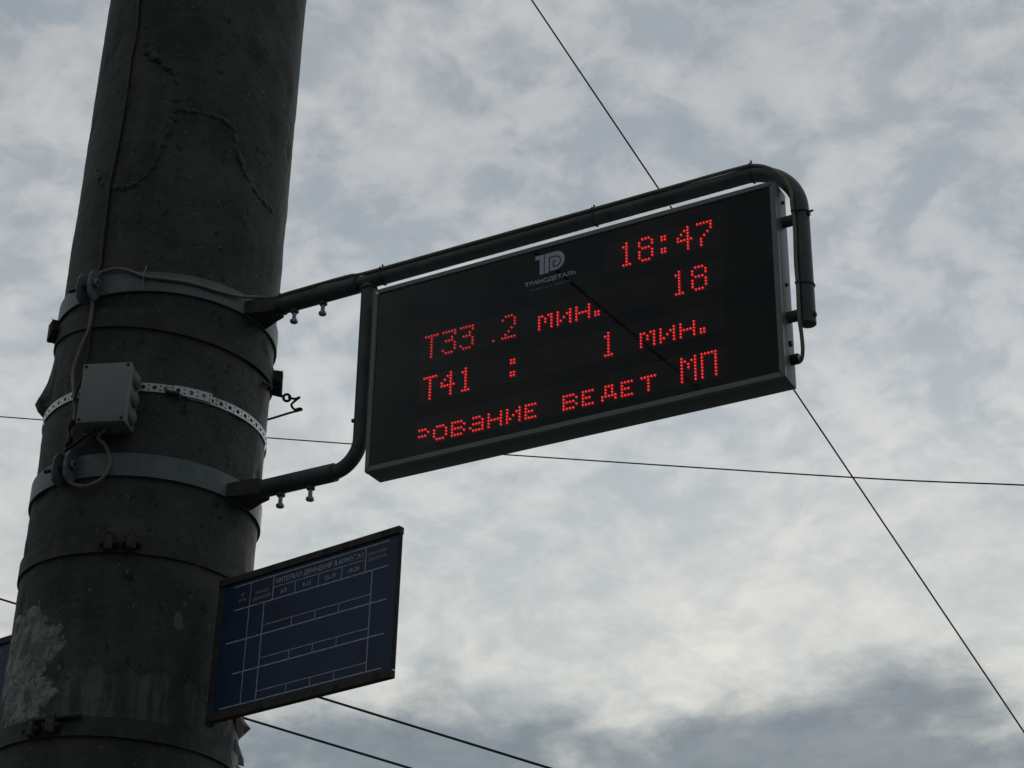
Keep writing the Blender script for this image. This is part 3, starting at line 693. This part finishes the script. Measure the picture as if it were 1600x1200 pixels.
tube('tail', spline([P(-92.4, 3.535, 0.016), P(-93.5, 3.515, 0.020), P(-91, 3.495, 0.024), P(-90, 3.475, 0.024)], 7), 0.0032, BLACK_CABLE, bc, 8)

# ------------------------------------------------------------------ blue plates
TH = R(-10); PD = EX * math.cos(TH) + EY * math.sin(TH); PN = PD.cross(AX)
def pp(s, h, off=0.0): return PO + PD * s + AX * (h - ZL) + PN * off
def plate_box(name, s0, s1, h0, h1, o0, o1, m, parent, bev=0.0):
    return obj(name, add_frame_box(bmesh.new(), pp((s0 + s1) / 2, (h0 + h1) / 2, (o0 + o1) / 2), PD, PN, AX, abs(s1 - s0), abs(o1 - o0), abs(h1 - h0), bev), m, parent)
tp = empty('timetable_plate', pp(0.56, 2.9055)); tag(tp, 'blue timetable plate with a white printed grid to the right of the pole', 'sign')
plate_box('sheet', 0.292, 0.8260, 2.908, 3.232, -0.001, 0.001, BLUE, tp)
plate_box('edge_rail', 0.290, 0.8290, 3.2185, 3.2345, -0.010, 0.006, RAIL, tp, 0.001)
plate_box('edge_rail', 0.290, 0.8270, 2.9055, 2.9225, -0.010, 0.006, RAIL, tp, 0.001)
plate_box('edge_stile', 0.288, 0.3080, 2.899, 3.222, -0.009, 0.0035, OLD_STEEL, tp, 0.002)
plate_box('edge_stile', 0.8262, 0.8286, 2.9228, 3.2180, -0.008, 0.003, RUST, tp, 0.0008)
LO = 0.0014
def hline(s0, s1, h, w=0.0030, k=0): plate_box('printed_line', s0, s1, h - w / 2, h + w / 2, 0.0012, LO + 0.0002 * k, BLUE_WHITE, tp)
def vline(s, h0, h1, w=0.0028): plate_box('printed_line', s - w / 2, s + w / 2, h0, h1, 0.0012, LO + 0.0004, BLUE_WHITE, tp)
for h, s0_, s1_ in ((3.2092, .336, .801), (3.1530, .343, .8005), (3.0790, .328, .801), (3.0045, .356, .7995), (2.9308, .327, .798)): hline(s0_, s1_, h)
hline(.4615, .7345, 3.1814, 0.0020, 1)
for h in (3.0993, 3.0247, 2.9506): hline(.4375, .7555, h, 0.0020, 1)
vline(.3908, 2.9315, 3.2085, 0.0022); vline(.4617, 3.1535, 3.2085); vline(.4370, 2.9315, 3.1525); vline(.7347, 3.1535, 3.2085); vline(.7559, 2.9315, 3.1525)
for s in (.5298, .5993, .6672): vline(s, 3.1535, 3.1810, 0.0020)
for h in (3.0790, 3.0045, 2.9308):
    for s in (.5265, .5962, .6650): vline(s, h + 0.0012, h + 0.0200, 0.0020)
def ptxt(s, h): return lambda a, b_, off=0: pp(s + a, h + b_, 0.0016)
text_mesh('lettering', 'ИНТЕРВАЛ ДВИЖЕНИЯ В МИНУТАХ', 0.0155, ptxt(.4685, 3.1885), BLUE_WHITE, tp, fitw=0.2615, bold=0.0004)
for s, t_ in ((.4948, '6-9'), (.5643, '9-15'), (.6330, '15-19'), (.7010, '19-24')): text_mesh('lettering', t_, 0.0150, ptxt(s, 3.1615), BLUE_WHITE, tp, 'CENTER', 0.95, bold=0.0003)
for s, h, t_, z_ in ((.427, 3.1765, 'НАЧАЛО', .0105), (.4265, 3.1635, 'ДВИЖЕНИЯ', .0105), (.767, 3.1875, 'ОКОНЧАНИЕ', .0095), (.767, 3.1755, 'ДВИЖЕНИЯ', .0095), (.367, 3.182, '№', .0105), (.367, 3.1695, 'М-ТА', .0100)):
    text_mesh('lettering', t_, z_, ptxt(s, h), BLUE_WHITE, tp, 'CENTER', 0.92)
lp_ = empty('route_plate', pp(-0.56, 2.93)); tag(lp_, 'blue plate showing only its edge at the left side of the pole', 'sign')
plate_box('sheet', -0.80, -0.285, 2.935, 3.262, -0.001, 0.001, BLUE, lp_)
plate_box('edge_rail', -0.802, -0.285, 3.2475, 3.264, -0.010, 0.006, RAIL, lp_, 0.001)
plate_box('edge_rail', -0.802, -0.285, 2.9325, 2.9495, -0.010, 0.006, RAIL, lp_, 0.001)
plate_box('edge_stile', -0.300, -0.262, 2.925, 3.270, -0.009, 0.0075, RUST, lp_, 0.002)
for s, h, t_, z_ in ((-.4985, 3.213, 'П', .026), (-.489, 3.180, 'в', .022), (-.492, 3.140, 'о', .022), (-.489, 3.105, 'я', .022)):
    text_mesh('lettering', t_, z_, ptxt(s, h), BLUE_WHITE, lp_, 'CENTER', bold=0.0004)

# ------------------------------------------------------------------ torn paper on the right edge of the pole
def scrap(pts, m, label):
    bm = bmesh.new(); vs = [bm.verts.new(p_) for p_ in pts]; c = bm.verts.new(sum((Vector(p_) for p_ in pts), Vector()) / len(pts) + Rn(30) * 0.004)
    for i in range(len(vs)): bm.faces.new((vs[i], vs[(i + 1) % len(vs)], c))
    o = obj('paper_scrap', bm, m); sm = o.modifiers.new('thickness', 'SOLIDIFY'); sm.thickness = 0.0008
    tag(o, label, 'paper', 'torn paper on the pole'); return o
scrap([P(18, 2.990, .002), P(30, 2.988, .003), P(37, 2.982, .012), P(40, 2.972, .026), P(36, 2.950, .012), P(30, 2.930, .004), P(22, 2.945, .002)], PAPER_DARK, 'torn brown paper flap on the right edge of the pole under the timetable plate')
scrap([P(24, 2.925, .002), P(33, 2.915, .006), P(37, 2.895, .016), P(38, 2.880, .018), P(32, 2.874, .006), P(25, 2.884, .002)], PAPER_BLUE, 'faded bluish paper scrap on the pole edge between two brownish scraps')
scrap([P(24, 2.868, .003), P(34, 2.868, .014), P(38, 2.856, .022), P(39, 2.838, .026), P(37, 2.815, .016), P(30, 2.800, .003), P(24, 2.82, .002)], PAPER, 'olive paper scrap at the lowest right edge of the pole')

# ------------------------------------------------------------------ overhead wires
def wire(pts, r, label, smooth=True):
    P_ = [Vector(p_) for p_ in pts]
    o = tube('overhead_wire', spline(P_, 10) if len(P_) > 2 else [P_[0] + (P_[1] - P_[0]) * i / 12 for i in range(13)], r, WIRE, None, 8)
    tag(o, label, 'wire', 'overhead wires'); return o
def ext(a, b, k0, k1): a, b = Vector(a), Vector(b); return [a - (b - a) * k0, b + (b - a) * k1]
wire(ext((-2.806, 3.756, 9.998), (0.111, 7.883, 3.481), 0.25, 0.25), 0.0046, 'thin wire sloping steeply down to the right behind the display')
wire([(-9.9, 3.70, 7.75), (-7.105, 4.101, 7.089), (-5.659, 4.302, 6.753), (-3.912, 4.615, 6.36), (-2.345, 4.583, 5.899), (-0.519, 4.472, 5.343), (0.288, 4.267, 5.053), (1.295, 4.041, 4.703), (3.2, 3.62, 4.05)], 0.0036, 'thin nearly level wire passing behind the pole and under the display')
wire(ext((-4.828, 4.42, 5.328), (-0.561, 4.01, 3.537), 0.3, 0.3), 0.0058, 'upper of two dark wires below the timetable plate')
wire(ext((-4.982, 4.372, 5.136), (-0.803, 3.937, 3.464), 0.3, 0.3), 0.0058, 'lower of two dark wires below the timetable plate')
wire(ext((-1.59, -3.485, 6.266), (-2.33, -7.478, 7.413), 0.4, 0.8), 0.0062, 'cable above the street, mirrored as a dark line in the display pane')
